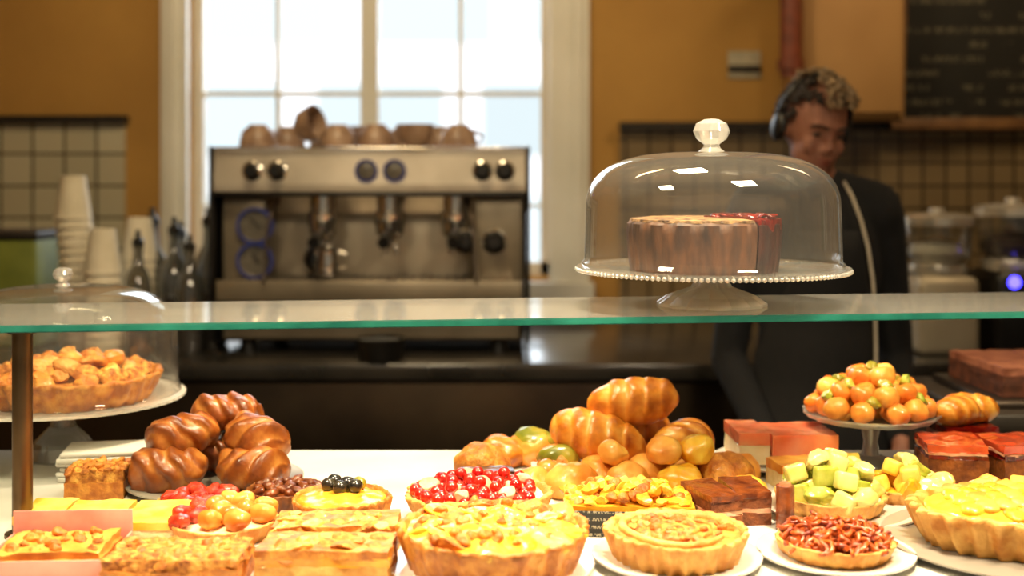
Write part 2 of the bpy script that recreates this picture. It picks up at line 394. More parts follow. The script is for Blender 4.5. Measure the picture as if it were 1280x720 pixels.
# ------------------------------------------------------------ espresso machine
E=thing('espresso_machine','large steel three-group espresso machine with dark ends','espresso machine',(-.332,2.80,CZ))
obj('body',box('eb',.72,.44,.10,mSteelD,.006),E,(0,.26,.03))
obj('base_panel',box('ebb',.70,.012,.085,mColumn,.004),E,(0,.036,.036))
obj('back_panel',box('ebp',.72,.28,.21,mSteelM,.004),E,(0,.31,.128))
def upper():
    bm=bmesh.new(); prof=[(0,.385),(-.0,.40),(.01,.478),(.03,.489),(.44,.489),(.44,.33),(.16,.33),(.14,.372),(.01,.376)]
    a=[bm.verts.new((-.364,y,z)) for y,z in prof]; b=[bm.verts.new((.364,y,z)) for y,z in prof]
    n=len(prof)
    for i in range(n): bm.faces.new((a[i],a[(i+1)%n],b[(i+1)%n],b[i]))
    bm.faces.new(a); bm.faces.new(b[::-1]); return tomesh(bm,'upper',False,[mSteel])
obj('upper_housing',upper(),E)
obj('trim_strip',box('ets',.72,.008,.010,mBlack,.002),E,(0,-.004,.372))
obj('trim_strip',box('ets2',.72,.006,.006,mChrome,.002),E,(0,0,.482))
for sx in (-1,1):
    obj('side_panel',box('esp',.010,.46,.46,mBlack,.004,3),E,(sx*.369,.22,.03))
    obj('front_column',box('efc',.105 if sx<0 else .12,.14,.21,mColumn,.008),E,(sx*.300,.10,.165))
obj('drip_tray',box('edt',.70,.22,.05,mSteelD,.006),E,(0,.10,.125))
obj('tray_rim',box('edr',.71,.012,.050,mColumn,.004),E,(0,-.014,.128))
def grill():
    bm=bmesh.new()
    for i in range(34):
        g=bmesh.ops.create_cube(bm,size=1)['verts']
        for v in g: v.co=Vector((-.33+i*.02+v.co.x*.006,.09+v.co.y*.18,.178+v.co.z*.004))
    return tomesh(bm,'grill',False,[mChrome])
obj('drip_grill',grill(),E)
for x in (-.3,.3):
    for y in (.08,.42): obj('foot',lathe('ef',[(0,0),(.022,0),(.018,.03),(0,.03)],mBlack,20),E,(x,y,0))
rot90=(math.radians(90),0,0)
def knob(x,z,y,r=.019):
    k=obj('knob',lathe('kn',[(0,0),(r,0),(r,.004),(r*.8,.008),(r*.75,.028),(r*.6,.032),(0,.032)],mBlack,24),E,(x,y,z),rot90)
    obj('knob_ring',lathe('kr',[(r,0),(r*1.25,0),(r*1.25,.003),(r,.005)],mChrome,24),k)
for px in (-.275,-.217,.263,.315): knob(px,.432,.004)
def disp(x):
    k=obj('display',lathe('dp',[(0,0),(.022,0),(.022,.004),(.018,.006),(0,.006)],mGauge,28),E,(x,.004,.432),rot90)
    obj('display_ring',lathe('dr',[(.021,0),(.027,0),(.027,.008),(.021,.008)],mBlue,28),k)
disp(-.008);disp(.058)
for z in (.303,.221):
    k=obj('pressure_gauge',lathe('pg',[(0,0),(.042,0),(.042,.012),(.036,.012),(.034,.008),(0,.008)],mGauge,32),E,(-.272,.03,z),rot90)
    obj('gauge_ring',lathe('gr',[(.037,.012),(.037,.015),(.043,.015),(.043,0)],mBlue,32),k)
    obj('needle',box('nd',.003,.03,.001,mBlack,0),k,(0,.006,.009),(0,0,.7))
knob(-.150,.215,.155,.028); knob(.222,.266,.04,.024); knob(.290,.266,.03,.024)
for gx in (-.118,.04,.198):
    g=obj('group_head',lathe('gh',[(0,-.035),(.036,-.035),(.040,-.02),(.040,0),(.032,.004),(.032,.05),(0,.05)],mChrome,32),E,(gx,.070,.332))
    obj('portafilter_basket',lathe('pf',[(0,-.03),(.014,-.03),(.024,-.022),(.035,-.01),(.035,.008),(0,.008)],mChrome,32),g,(0,0,-.038))
    obj('handle',tube('ph',[(0,-.03,-.045),(0,-.07,-.05),(0,-.11,-.056),(0,-.15,-.064)],.010,mBlack,14,.014),g)
    obj('spout',tube('sp',[(-.016,0,-.10),(-.014,0,-.082),(0,0,-.068),(.014,0,-.082),(.016,0,-.10)],.006,mChrome,10),g)
    obj('neck',box('gn',.05,.12,.035,mChrome,.01,3),g,(0,.06,.005))
for sx,x in ((-1,-.225),(1,.232)):
    obj('steam_wand',tube('sw',[(x,.06,.36),(x,-.0,.35),(x+sx*.01,-.02,.30),(x+sx*.015,-.02,.20),(x+sx*.018,-.03,.175)],.004,mSteelD,10),E)
t=thing('milk_pitcher','small steel milk pitcher on the drip tray','pitcher',(-.44,2.87,CZ+.184))
obj('body',lathe('mp',[(0,0),(.028,0),(.030,.01),(.027,.04),(.023,.058),(.026,.066),(.024,.066),(.021,.058),(.026,.02),(0,.006)],mChrome,28),t)
obj('handle',tube('mph',[(.026,0,.055),(.045,0,.05),(.045,0,.02),(.028,0,.014)],.003,mChrome,8),t)
t=thing('knock_box','round black knock box below the machine tray','knock box',(-.30,2.735,CZ))
obj('body',lathe('kb',[(0,0),(.050,0),(.056,.05),(.052,.052),(.046,.012),(0,.01)],mBlack,32),t)
obj('bar',tube('kbb',[(-.05,0,.046),(.05,0,.046)],.006,mBlack,10),t)
cupm=lathe('espresso_cup',[(0,.0),(.022,0),(.023,.004),(.038,.016),(.044,.040),(.046,.056),(.043,.056),(.039,.036),(.028,.012),(0,.008)],mCupB,32)
cuph=tube('cup_handle',[(.041,0,.044),(.056,0,.044),(.060,0,.030),(.052,0,.02),(.036,0,.016)],.004,mCupB,8)
ztop=CZ+.489
for i,(x,y,md,rz) in enumerate([(-.62,2.93,0,.5),(-.52,2.92,2,1.2),(-.425,2.93,0,4),(-.33,2.92,0,1),(-.235,2.92,1,2.5),(-.13,2.93,0,.3),(-.57,3.05,0,3),(-.47,3.05,0,1),(-.375,3.05,1,5),(-.275,3.05,0,4),(-.18,3.05,0,2)]):
    if md==0: loc=(x,y,ztop+.0565); rot=(math.pi,0,rz)
    elif md==2: loc=(x,y,ztop+.045); rot=(math.radians(74),0,rz)
    else: loc=(x,y,ztop+.0005); rot=(0,0,rz)
    c=obj('coffee_cup',cupm,None,loc,rot,label=['brown ceramic coffee cup turned upside down on the machine','brown ceramic coffee cup standing upright on the machine','brown ceramic coffee cup tipped on its side'][md],cat='cup',group='cups on the espresso machine')
    obj('handle',cuph,c)

# ------------------------------------------------------------ bottles, paper cups, box
botm=lathe('bottle',[(0,0),(.034,0),(.038,.006),(.038,.15),(.032,.19),(.015,.22),(.013,.255),(.015,.257),(.015,.265),(0,.265)],mBottle,28)
capm=lathe('pourer',[(0,.0),(.016,0),(.016,.015),(.008,.022),(.006,.04),(0,.04)],mBlack,20)
synm=lathe('syrup',[(0,.004),(.033,.004),(.033,.12),(0,.12)],M('syrup','#3e2612','#5c3a1c',10,.3),24)
for i,(x,y,s) in enumerate(((-.885,2.84,.96),(-.825,2.93,1.05),(-.765,2.85,.92),(-.745,2.98,1.12),(-.905,3.02,1.12),(-.845,3.06,1.0),(-.79,3.12,1.1))):
    b=thing('syrup_bottle','dark syrup bottle with black pourer','bottle',(x,y,CZ),group='syrup bottles')
    b.scale=(s*.9,s*.9,s)
    obj('glass',botm,b); obj('syrup',synm,b); obj('pourer',capm,b,(0,0,.265))
pcm=lathe('paper_cup',[(0,.004),(.027,.004),(.027,0),(.029,0),(.043,.100),(.045,.101),(.045,.105),(.041,.104),(.028,.008),(0,.008)],mPaper,28)
def stack(x,y,n,lean=0,step=.021):
    for i in range(n):
        obj('paper_cup',pcm,None,(x+lean*i,y,CZ+.106+i*step),(math.pi,0,0),label='cream paper cup nested in a tall stack',cat='paper cup',group='stacked paper cups')
stack(-1.035,2.92,16,lean=-.0022); stack(-.965,2.83,10); stack(-.93,3.00,11)
t=thing('storage_box','olive green storage box with a dark lid','box',(-1.27,3.0,CZ))
obj('body',box('sb',.22,.16,.265,mGreenBox,.008),t); obj('lid',box('sbl',.23,.17,.02,mDark,.006),t,(0,0,.265))

# ------------------------------------------------------------ grinders right
def grinder(x,y,s,led):
    g=thing('coffee_grinder','silver coffee grinder with a clear hopper' if not led else 'dark coffee grinder with a glowing blue light','coffee grinder',(x,y,CZ)); g.scale=(s,s,s)
    obj('body',box('gb',.15,.18,.19,mBlack if led else mSteelM,.02,3),g)
    obj('collar',lathe('gc',[(0,0),(.070,0),(.074,.01),(.070,.026),(0,.026)],mSilver,32),g,(0,0,.19))
    obj('hopper',lathe('hp',[(.060,0),(.080,.025),(.084,.08),(.084,.10),(.081,.10),(.075,.027),(.052,.002)],mGlass,36),g,(0,0,.213))
    obj('beans',lathe('bn',[(0,.0),(.05,.002),(.072,.03),(.06,.050),(0,.060)],M('beans' if led else 'pale_grounds','#2a160b' if led else '#e6dfcf','#4a2a14' if led else '#fbf6ea',200,.4,bump=.5),28),g,(0,0,.214))
    obj('lid',lathe('gl',[(.0,0),(.088,0),(.088,.018),(.07,.026),(.02,.03),(.018,.042),(0,.042)],mSilver,36),g,(0,0,.313))
    if led: obj('indicator_light',lathe('led',[(0,0),(.014,0),(.012,.006),(0,.008)],mLed,20),g,(-.035,-.090,.168),rot90)
grinder(1.02,2.88,.97,False); grinder(1.195,2.86,1.04,True)
t=thing('steel_canister','steel canister with a dark lid near the wall','canister',(1.40,3.2,CZ))
obj('body',lathe('cn',[(0,0),(.08,0),(.082,.01),(.082,.30),(0,.30)],mSteelD,32),t); obj('lid',lathe('cnl',[(0,0),(.085,0),(.085,.03),(0,.04)],mBlack,32),t,(0,0,.30))

# ------------------------------------------------------------ display counter
DZ=1.117
t=thing('display_counter','white-topped pastry display counter','display counter',(0,1.34,0))
obj('base',box('dcb',2.6,.66,1.09,mDark,.004),t)
obj('deck',box('dcd',2.62,.68,.027,mDeck,.004),t,(0,0,1.09))
def shelf():
    bm=bmesh.new(); bmesh.ops.create_cube(bm,size=1)
    for v in bm.verts: v.co=Vector((v.co.x*2.6,v.co.y*.22,(v.co.z+.5)*.008))
    bmesh.ops.bevel(bm,geom=bm.edges[:],offset=.0012,segments=2,affect='EDGES')
    me=tomesh(bm,'shelf',False,[mShelf,mEdge])
    for p in me.polygons:
        if p.normal.y<-.3: p.material_index=1
    return me
SZ=1.337; SR=.115
S=obj('glass_shelf',shelf(),None,(0,1.415,SZ),(0,0,SR),label='clear glass top shelf with green edge',cat='glass shelf')
STOP=SZ+.008
for x,y in ((-.521,1.277),(.70,1.42),(.70,1.56)):
    t=thing('shelf_post','dark brass post holding up the glass shelf','post',(x,y,DZ))
    obj('pole',lathe('sp',[(0,0),(.0105,0),(.0105,SZ-DZ-.004),(0,SZ-DZ-.004)],mBrass,24),t)
    obj('flange',lathe('sf',[(0,0),(.018,0),(.018,.004),(.011,.006)],mBrass,24),t)
    obj('cap',lathe('sc',[(0,0),(.015,0),(.015,.004),(0,.004)],mBrass,24),t,(0,0,SZ-DZ-.004))

# ------------------------------------------------------------ cake stand with dome
def cakestand(loc,R,ph,fr,dh,label,crystal=True,ks=1):
    s=thing('cake_stand',label,'cake stand',loc)
    pm=mCrys if crystal else mPlate
    obj('foot',lathe('ft',[(0,0),(fr,0),(fr,.003),(fr*.8,ph*.3),(fr*.38,ph*.55),(fr*.30,ph*.75),(fr*.55,ph-.003),(0,ph-.003)],mBead if crystal else mCrys,112,rf=lambda a,i:1+(.10 if crystal else .03)*abs(math.sin(7*a)),ang=12),s)
    if crystal: obj('inner_foot',lathe('ft2',[(0,.001),(fr*.8,.001),(fr*.55,ph*.3),(fr*.2,ph*.55),(fr*.4,ph-.005),(0,ph-.005)],mBead,14,ang=5),s)
    p=obj('plate',lathe('pl',[(0,0),(R*.6,0),(R*.95,.003),(R*1.04,.006),(R*1.045,.010),(R*1.0,.009),(R*.9,.006),(0,.005)],pm,240,rf=lambda a,i:1+.006*math.cos(60*a)),s,(0,0,ph-.003))
    if crystal:
        def beads():
            bm=bmesh.new()
            for k in range(150):
                a=2*math.pi*k/150
                g=bmesh.ops.create_icosphere(bm,subdivisions=1,radius=.0028)['verts']
                for v in g: v.co+=Vector((R*1.045*math.cos(a),R*1.045*math.sin(a),.0062))
            return tomesh(bm,'beads',True,[mBead])
        obj('beaded_rim',beads(),p)
    z0=ph+.006
    r=R*.985; prof=[(r+.002,0),(r+.0035,.003),(r+.003,.006),(r,.008)]
    for k in range(1,8): prof.append((r*(1-.012*k/7),.008+(dh*.50-.008)*k/7))
    r1=r*.988; zc=dh*.50
    for k in range(1,17):
        a=math.pi/2*k/16
        c=math.cos(a)**(.62); sn=math.sin(a)**(.80)
        prof.append((r1*c if k<16 else 0, zc+(dh-zc)*sn))
    d=obj('dome',lathe('dm',prof,mGlass,96,ang=80),s,(0,0,z0))
    obj('knob',lathe('kb',[(0,-.002),(.016,0),(.010,.005),(.009,.009),(.018,.016),(.0215,.025),(.018,.034),(.009,.039),(0,.040)],mBead,40,rf=lambda a,i:1+.03*math.cos(10*a),ang=25),d,(0,0,dh),sc=ks)
    return s
CX,CY=.240,1.443
cakestand((CX,CY,STOP),.155,.040,.060,.138,'crystal glass cake stand with clear dome on the glass shelf')
cz=STOP+.0425
fl=lambda a,i: 1+.006*math.cos(40*a)+.006*math.sin(17*a+i)
bp=[(0,0),(.087,0),(.090,.02),(.092,.045),(.091,.056),(.086,.060),(0,.060)]
c=thing('layer_cake','dark brown cake with a lightly crumbed flat top','cake',(CX-.010,CY,cz))
obj('sponge',lathe('ck',bp,mCakeSide,264,rf=fl,a0=20,a1=303),c)
obj('topping',lathe('ct',[(0,.0),(.088,0),(.087,.003),(.07,.0045),(.045,.005),(.02,.005),(0,.005)],mCakeTop,160,rf=fl,a0=20,a1=303),c,(0,0,.0585))
c=thing('cake_slice','dark cake slice with glossy red cherry glaze','cake slice',(CX-.0095,CY-.0002,cz))
obj('sponge',lathe('ck2',bp,mCakeSideD,80,rf=fl,a0=-56,a1=19),c)
g=obj('glaze',lathe('cg',[(0,.0),(.0905,-.016),(.091,.003),(.06,.007),(0,.006)],mCherry,80,rf=lambda a,i: fl(a,i)*(1+(.004 if i==1 else 0)),a0=-56,a1=19),c,(0,0,.059))
chm=rock('cherry',.008,.007,.003,mCherry,4)
for i in range(30):
    a=math.radians(R_(-52,15)); r=R_(.02,.084)
    obj('cherry',chm,c,(r*math.cos(a),r*math.sin(a),.063),rr())

LX,LY=-.612,1.635
cakestand((LX,LY,DZ),.155,.078,.045,.150,'wide glass-domed cake stand holding an apple pie',False,ks=.62)
lz=DZ+.081
def tart(label,loc,R,H,crust,fill,name='fruit_tart',cat='tart',N=28,rz=0,group=None,fh=.78,amp=.002,dome=.004,bowl=.9,flute=.02):
    t=thing(name,label,cat,loc,rz,group)
    sd=R_(0,9)
    rf=lambda a,i: 1+((flute*math.cos(N*a)+.012*math.sin(3*a+sd)+.010*math.sin(7*a+sd)) if i in (1,2,3,4,5) else 0)
    cm_=lathe('cr',[(0,0),(R*.86,0),(R*.93,H*.4),(R*.985,H*.85),(R,H*.96),(R*.975,H*1.03),(R*.93,H*.99),(R*bowl,H*.8),(R*bowl*.95,H*.5),(0,H*.5)],crust,N*8,rf=rf,ang=80)
    for v in cm_.vertices:
        if v.co.z>H*.3: v.co+=noise.noise_vector(v.co*55+Vector((sd,sd,sd)))*R*.03
    obj('crust',cm_,t)
    prof=[(R*bowl*.99,H*(fh-.12))]+[(R*bowl*.99*(1-k/12),H*fh+dome*(1-(1-k/12)**2)) for k in range(0,13)]
    me=lathe('fl',prof,fill,64,ang=80)
    s=Vector((R_(0,9),)*3)
    for v in me.vertices: v.co.z+=amp*noise.noise(v.co*90+s)
    obj('filling',me,t)
    return t,H*fh+dome
def plate(loc,R,mat=None,label='round white porcelain plate under pastries',name='plate'):
    t=thing(name,label,'plate',loc)
    m=mat or mPlate
    obj('dish',lathe('pd',[(0,0),(R*.65,0),(R*.7,.002),(R,.008),(R,.010),(R*.97,.010),(R*.7,.0052),(0,.005)],m,64),t)
    return t
chunk=[rock('chunk',.020,.016,.012,mCrust),rock('chunk',.024,.015,.013,mCrumb),rock('chunk',.018,.018,.013,mPeach),rock('chunk',.026,.013,.010,mCrustP)]
t,h=tart('golden apple pie with chunky crumble topping',(LX+.012,LY-.005,lz),.122,.036,mCrust,mCrumb,'apple_pie','pie',N=30)
for p in darts(34,.102,.025): obj('apple_chunk',random.choice(chunk),t,(p[0],p[1],h-.006+.012*(1-(p[0]**2+p[1]**2)/.0121)),rr())
for p in darts(12,.066,.028): obj('apple_chunk',random.choice(chunk),t,(p[0],p[1],h+.014),rr())
mNap=M('white_napkin','#cfccc2','#dedbd2',20,.7)
t=thing('napkin_stack','stack of folded white napkins','napkins',(-.52,1.535,DZ),.1)
for i in range(6): obj('napkin',box('np',.10,.07,.006,mNap,.002,amp=0),t,(R_(-.003,.003),R_(-.003,.003),.0063*i),(0,0,R_(-.06,.06)))

# ------------------------------------------------------------ pastries on deck
plate((-.367,1.485,DZ),.108,mPlateG,'grey oval plate under glazed buns')
km=[roll('knot',.094,.030,mKnot,bend=.15,K=2.0,depth=.20,pw=3.2,skew=.75,wob=.2),roll('knot',.090,.030,mKnot,bend=.25,K=1.8,depth=.18,pw=3.2,skew=-.7,wob=.2),roll('knot',.092,.029,mKnot,bend=.1,K=2.3,depth=.18,pw=2.8,skew=.6,wob=.2)]
for i,(x,y,z,rz,ry) in enumerate([(-.418,1.450,.006,.15,0),(-.316,1.455,.006,-.1,0),(-.370,1.535,.006,.4,0),(-.406,1.492,.038,.6,-.15),(-.320,1.494,.038,-.65,.15),(-.366,1.545,.056,.2,.05)]):
    obj('brioche_bun',km[i%3],None,(x,y,DZ+z),(R_(-.1,.1),ry,rz),label='brown glazed twisted brioche bun in a pile',cat='bun',group='glazed brioche buns')
def slab(name,label,cat,loc,w,d,layers,rz=0,group=None,amp=.0015):
    t=thing(name,label,cat,loc,rz,group); z=0
    for (nm,h,mat,k) in layers:
        obj(nm,box('ly',w*k,d*k,h,mat,.004,cuts=12,amp=amp,freq=70),t,(0,0,z)); z+=h-.0008
    return t,z
t,z=slab('crumble_square','small square pastry with golden crumble','pastry',(-.497,1.445,DZ),.068,.055,[('base',.020,mCrust,1),('topping',.014,mCrumb,.97)],.1)
cr=[rock('crumb',.006,.005,.004,mCrumb,5),rock('crumb',.008,.006,.005,mCrust,5)]
for p in darts(40,0,.008,rect=(.031,.024)): obj('crumb',random.choice(cr),t,(p[0],p[1],z-.003+R_(0,.004)),rr())
t=thing('waxed_paper_sheet','pale waxed paper under lemon cake','paper',(-.435,1.272,DZ),.05)
obj('sheet',box('wp',.16,.115,.0012,mWax,0),t)
for x,y,w,d,rz in ((-.440,1.272,.062,.085,.06),(-.375,1.270,.058,.085,.02),(-.498,1.285,.045,.075,.06)):
    slab('lemon_cake_square','lemon sponge cake square with yellow topping','cake',(x,y,DZ+.0013),w,d,[('sponge',.020,mSponge,1),('topping',.008,mLemon,1.01)],rz,'lemon cake squares')
t=thing('boxed_pastry','golden orange pastry in an open pink-edged card box','pastry',(-.440,1.165,DZ),.06)
obj('box_base',box('w1',.116,.092,.002,mWax,.0005),t)
for w_,d_,x_,y_ in ((.118,.002,0,.046),(.118,.002,0,-.046),(.002,.094,-.058,0),(.002,.094,.058,0)):
    obj('box_side',box('w2',w_,d_,.046 if y_>0 else .024,mPink,.0004),t,(x_,y_,0))
obj('pastry',box('w3',.104,.080,.020,mCrust,.004,cuts=10,amp=.003,freq=60),t,(0,0,.002))
obj('topping',box('w4',.098,.074,.008,mPeach,.004,cuts=10,amp=.004,freq=60),t,(0,0,.020))
for p in darts(16,0,.015,rect=(.040,.028)): obj('crumb',random.choice(cr),t,(p[0],p[1],.027),rr())
def fill(t,name,meshes,pts,z,dz=.0,tilt=True):
    for p in pts: obj(name,random.choice(meshes),t,(p[0],p[1],z+R_(-dz,dz)),rr() if tilt else (0,0,R_(0,6.3)))
strw=[blob('strawberry',.013,.010,.008,mStraw,.003,100,3)]
pec=[blob('pecan',.010,.006,.005,mDate,.002,200,2)]
t,h=tart('small tart with dark red glazed strawberries',(-.352,1.352,DZ),.046,.020,mCrustP,mCherry); fill(t,'strawberry',strw,darts(12,.036,.016),h-.005,.001)
t,h=tart('small tart topped with glazed dark nuts',(-.262,1.390,DZ),.046,.022,mCrustD,mDate,'nut_tart'); fill(t,'pecan',pec,darts(22,.037,.013),h-.003,.001)
plate((-.300,1.258,DZ),.066)
t,h=tart('fruit tart with apricot balls and strawberries',(-.302,1.258,DZ+.006),.056,.018,mCrustP,mCream)
apr=[blob('apricot',.0135,.0125,.011,mOrange,.003,80,3),blob('apricot',.0125,.0135,.011,mPeach,.003,80,3)]
for p in darts(22,.046,.0205):
    if p[0]>-.018: obj('apricot',random.choice(apr),t,(p[0],p[1],h-.003),rr())
    else: obj('strawberry',strw[0],t,(p[0],p[1],h-.003),rr())
t,z=slab('crumble_square','rectangular pastry with rough golden crumble top','pastry',(-.315,1.138,DZ),.128,.075,[('base',.020,mCrust,1),('topping',.010,mCrumb,.98)],.0,amp=.003)
fill(t,'crumb',cr,darts(90,0,.0075,rect=(.06,.034)),z-.004,.002)
plate((-.186,1.310,DZ),.060,mPlateG)
t,h=tart('deep custard tart topped with dark berries',(-.186,1.310,DZ+.006),.054,.028,mCrust,mCustard,fh=.92,dome=.006)
ber=[blob('berry',.0085,.0085,.008,mBerryD,.001,150,3),blob('berry',.008,.008,.007,mPist,.001,150,3)]
for i,(x,y) in enumerate(((-.016,.012),(.004,.018),(.014,.006),(-.002,.001),(-.012,.028),(.016,.024))):
    obj('berry',ber[i%2 if i>3 else 0],t,(x,y,h-.003))
sl=[rock('flake',.020,.012,.006,mCrust,6),rock('flake',.024,.011,.006,mPeach,6),rock('flake',.016,.014,.006,mCrumb,6)]
for x,y,rz in ((-.178,1.222,.02),(-.176,1.145,-.03)):
    t,z=slab('golden_pie_slice','rectangular golden pie slice with browned top','pie slice',(x,y,DZ),.125,.062,[('base',.020,mCrustP,1),('filling',.008,mCustard,1.01),('top_crust',.008,mCrust,1.0)],rz,'golden pie slices',amp=.0025)
    fill(t,'pastry_flake',sl,darts(18,0,.017,rect=(.050,.020)),z-.006,.001)
plate((-.038,1.348,DZ),.092,mPlate)
t,h=tart('large tart piled with glossy red currants and cream',(-.038,1.348,DZ+.006),.082,.024,mCrustP,mCream,N=34)
cur=[blob('red_currant',.0072,.0072,.0068,mRed,0,1,3)]
fill(t,'red_currant',cur,darts(70,.068,.0135),h-.003,.001)
fill(t,'red_currant',cur,darts(14,.045,.018),h+.006,.001)
mcr=[rock('cream_dab',.014,.011,.009,mPinkCake)]
fill(t,'cream_dab',mcr,darts(8,.055,.025),h+.001,.001)
plate((-.020,1.165,DZ),.100,mPlate)
t,h=tart('large browned custard tart with yellow fruit pieces',(-.018,1.165,DZ+.006),.093,.038,mCrust,mCustard,N=30,fh=.93,amp=.005,dome=.006)
ych=[rock('fruit_chunk',.026,.022,.008,mYellow),rock('fruit_chunk',.024,.022,.009,mCustard),rock('fruit_chunk',.026,.022,.008,mPeach),rock('fruit_chunk',.024,.020,.008,mYellow),rock('fruit_chunk',.020,.017,.008,mCrust)]
fill(t,'fruit_chunk',ych,darts(22,.074,.030),h-.010,.002)
fill(t,'crumb',cr,darts(50,.078,.012),h-.003,.002)
plate((.163,1.190,DZ),.084)
t,h=tart('round golden pie with a swirled browned top',(.163,1.190,DZ+.006),.070,.028,mCrustP,mCrust,'round_pie','pie',fh=.9,dome=.003,flute=.03)
for k,(rad,th) in enumerate(((.052,.006),(.036,.005),(.020,.004))):
    pts=[(rad*math.cos(a)*(1+.06*math.sin(3*a+k)),rad*math.sin(a)*(1+.06*math.sin(3*a+k)),h-.001) for a in [i*math.pi/20 for i in range(37)]]
    obj('pastry_swirl',tube('sw',pts,th,mCrust if k else mCrustP,10,th*.5),t,(0,0,0),(0,0,k*2))
fill(t,'crumb',cr,darts(26,.045,.014),h-.002,.001)
plate((.323,1.200,DZ),.078)
t,h=tart('small tart heaped with dark caramel shreds',(.323,1.200,DZ+.006),.058,.016,mCrustP,mCaramel,N=24,dome=.012)
shr=[]
for k in range(4):
    L=.022; ph=R_(0,6)
    shr.append(tube('shred',[(-L/2+L*i/7,.004*math.sin(i*1.1+ph),.003*math.cos(i*.9+ph)) for i in range(8)],.0022,mCaramel,7))
for p in darts(98,.052,.006): obj('caramel_shred',random.choice(shr),t,(p[0],p[1],h-.001-3.6*(p[0]**2+p[1]**2)+R_(0,.007)),rr())
t=thing('wafer_roll','upright brown wafer roll among fruit desserts','wafer',(.296,1.300,DZ))
obj('roll',tube('wf',[(0,0,0),(0,0,.02),(0,0,.048)],.010,mDate,20),t); obj('filling',lathe('wff',[(0,0),(.007,0),(.006,.003),(0,.004)],mJelly,16),t,(0,0,.048))
t,z=slab('mango_crumble_slice','rectangular slice with chocolate base and yellow fruit crumble','cake slice',(.128,1.330,DZ),.140,.080,[('chocolate_base',.018,mChoc,1),('custard_layer',.010,mCustard,1.01)],-.05)
ycr=[rock('fruit_crumble',.010,.008,.006,mYellow,5),rock('fruit_crumble',.011,.007,.006,mCustard,5),rock('fruit_crumble',.009,.008,.006,mCrust,5),rock('fruit_crumble',.008,.006,.006,mLemon,5)]
for p in darts(72,0,.0115,rect=(.066,.036)): obj('fruit_crumble',random.choice(ycr),t,(p[0],p[1],z-.004+.010*(1-abs(p[0])/.07)),rr())
for p in darts(26,0,.012,rect=(.042,.020)): obj('fruit_crumble',random.choice(ycr),t,(p[0],p[1],z+.011),rr())
t=thing('label_card','small black label card with pale handwriting','label',(.088,1.272,DZ),.12,rot=(-.35,0,-.08))
obj('card',box('lc',.068,.002,.026,chalkmat('card_writing',5.5,.5),.0004),t,(0,0,.0008))
obj('card_foot',box('lcf',.05,.010,.0015,mDark,.0004),t,(0,.005,.0005),(.35,0,0))
for x,y,rz in ((.222,1.338,.3),(.262,1.352,.1)):
    slab('caramel_cake_slice','brown layered cake slice with glossy caramel top','cake slice',(x,y,DZ),.038,.075,[('base',.014,mChocB,1),('cream_layer',.006,mPinkCake,1),('sponge',.012,mChocB,1),('glaze',.006,mDate,1.02)],rz,'caramel cake slices')
cm=[roll('croissant',.130,.037,mCrois,bend=.12,K=2.8,depth=.09,skew=.35,pw=2.2),roll('croissant',.124,.036,mCrois,bend=.10,K=2.6,depth=.08,skew=-.3,pw=2.2),roll('croissant',.11,.033,mCrois,bend=.3,K=2.5,depth=.10,pw=2.2)]
plate((.15,1.555,DZ),.125,mPlate,'large white platter under croissants and buns')
for i,(x,y,z,ry,rz) in enumerate([(.102,1.545,.018,.28,-.22),(.222,1.570,.010,0,1.0),(.158,1.622,.010,0,.2),(.163,1.578,.058,-.14,.10)]):
    obj('croissant',cm[[0,2,1,1][i]],None,(x,y,DZ+z),(0,ry,rz),label=('golden brown croissant resting on top of the pile' if i==3 else 'golden brown ridged croissant'),cat='croissant',group='croissants on the platter')
def bun(x,y,z,r,mat,label,fl=.6,amp=.006,sx=1,name='cream_bun',top=None):
    b=thing(name,label,'bun',(x,y,DZ+z),R_(0,6))
    obj('dough',blob('bd',r*sx,r,r*.82,mat,amp,35,4,flat=fl),b)
    if top: obj('glaze',blob('bt',r*sx*.90,r*.90,r*.62,top,amp,35,3,flat=.3),b,(0,0,r*.60))
    return b
bun(.030,1.600,.0,.034,mOrange,'bun with green pistachio glaze',top=mPist)
bun(.060,1.530,.0,.030,mCrust,'bun with green pistachio glaze',top=mPist)
bun(-.036,1.515,.0,.035,mCrust,'brown glazed round bun')
bun(-.012,1.590,.0,.031,mCrois,'brown glazed round bun')
for x,y,r,m in [(.022,1.440,.026,mPeach),(.070,1.437,.032,mPeach),(.108,1.478,.029,mOrange),(.138,1.440,.028,mPeach),(.168,1.478,.030,mPeach),(.202,1.442,.029,mYellow),(.225,1.492,.026,mPeach),(.262,1.468,.034,mCrust),(.276,1.405,.025,mYellow),(.05,1.488,.022,mOrange),(.135,1.500,.024,mOrange),(.290,1.510,.024,mPeach)]:
    bun(x,y,.0,r,m,{mPeach:'pale golden choux bun',mCrust:'browned golden choux bun',mOrange:'orange glazed choux bun',mYellow:'yellow glazed choux bun'}[m])
for x,y,z,r,m in [(.122,1.462,.034,.020,mPeach),(.185,1.464,.036,.022,mPeach),(.226,1.470,.034,.023,mYellow)]:
    bun(x,y,z,r,m,'small yellow choux bun on top of the pile')
slab('chocolate_bar_cake','dark chocolate covered bar cake','cake',(-.030,1.455,DZ),.062,.030,[('sponge',.018,mPinkCake,1),('chocolate',.010,mChoc,1.03)],.15)
plate((.355,1.595,DZ),.085)
slab('jelly_cake_slice','cake slice with cream body and pink jelly top','cake slice',(.312,1.595,DZ+.009),.040,.085,[('sponge',.026,mCream,1),('top_glaze',.016,mJelly,1.01)],.05,'jelly cake slices',amp=.001)
slab('jelly_cake_slice','wide glossy salmon pink jelly cake block','cake slice',(.377,1.592,DZ+.009),.086,.085,[('sponge',.012,mPinkCake,1),('jelly',.028,mJelly,1)],.05,'jelly cake slices',amp=.0012)
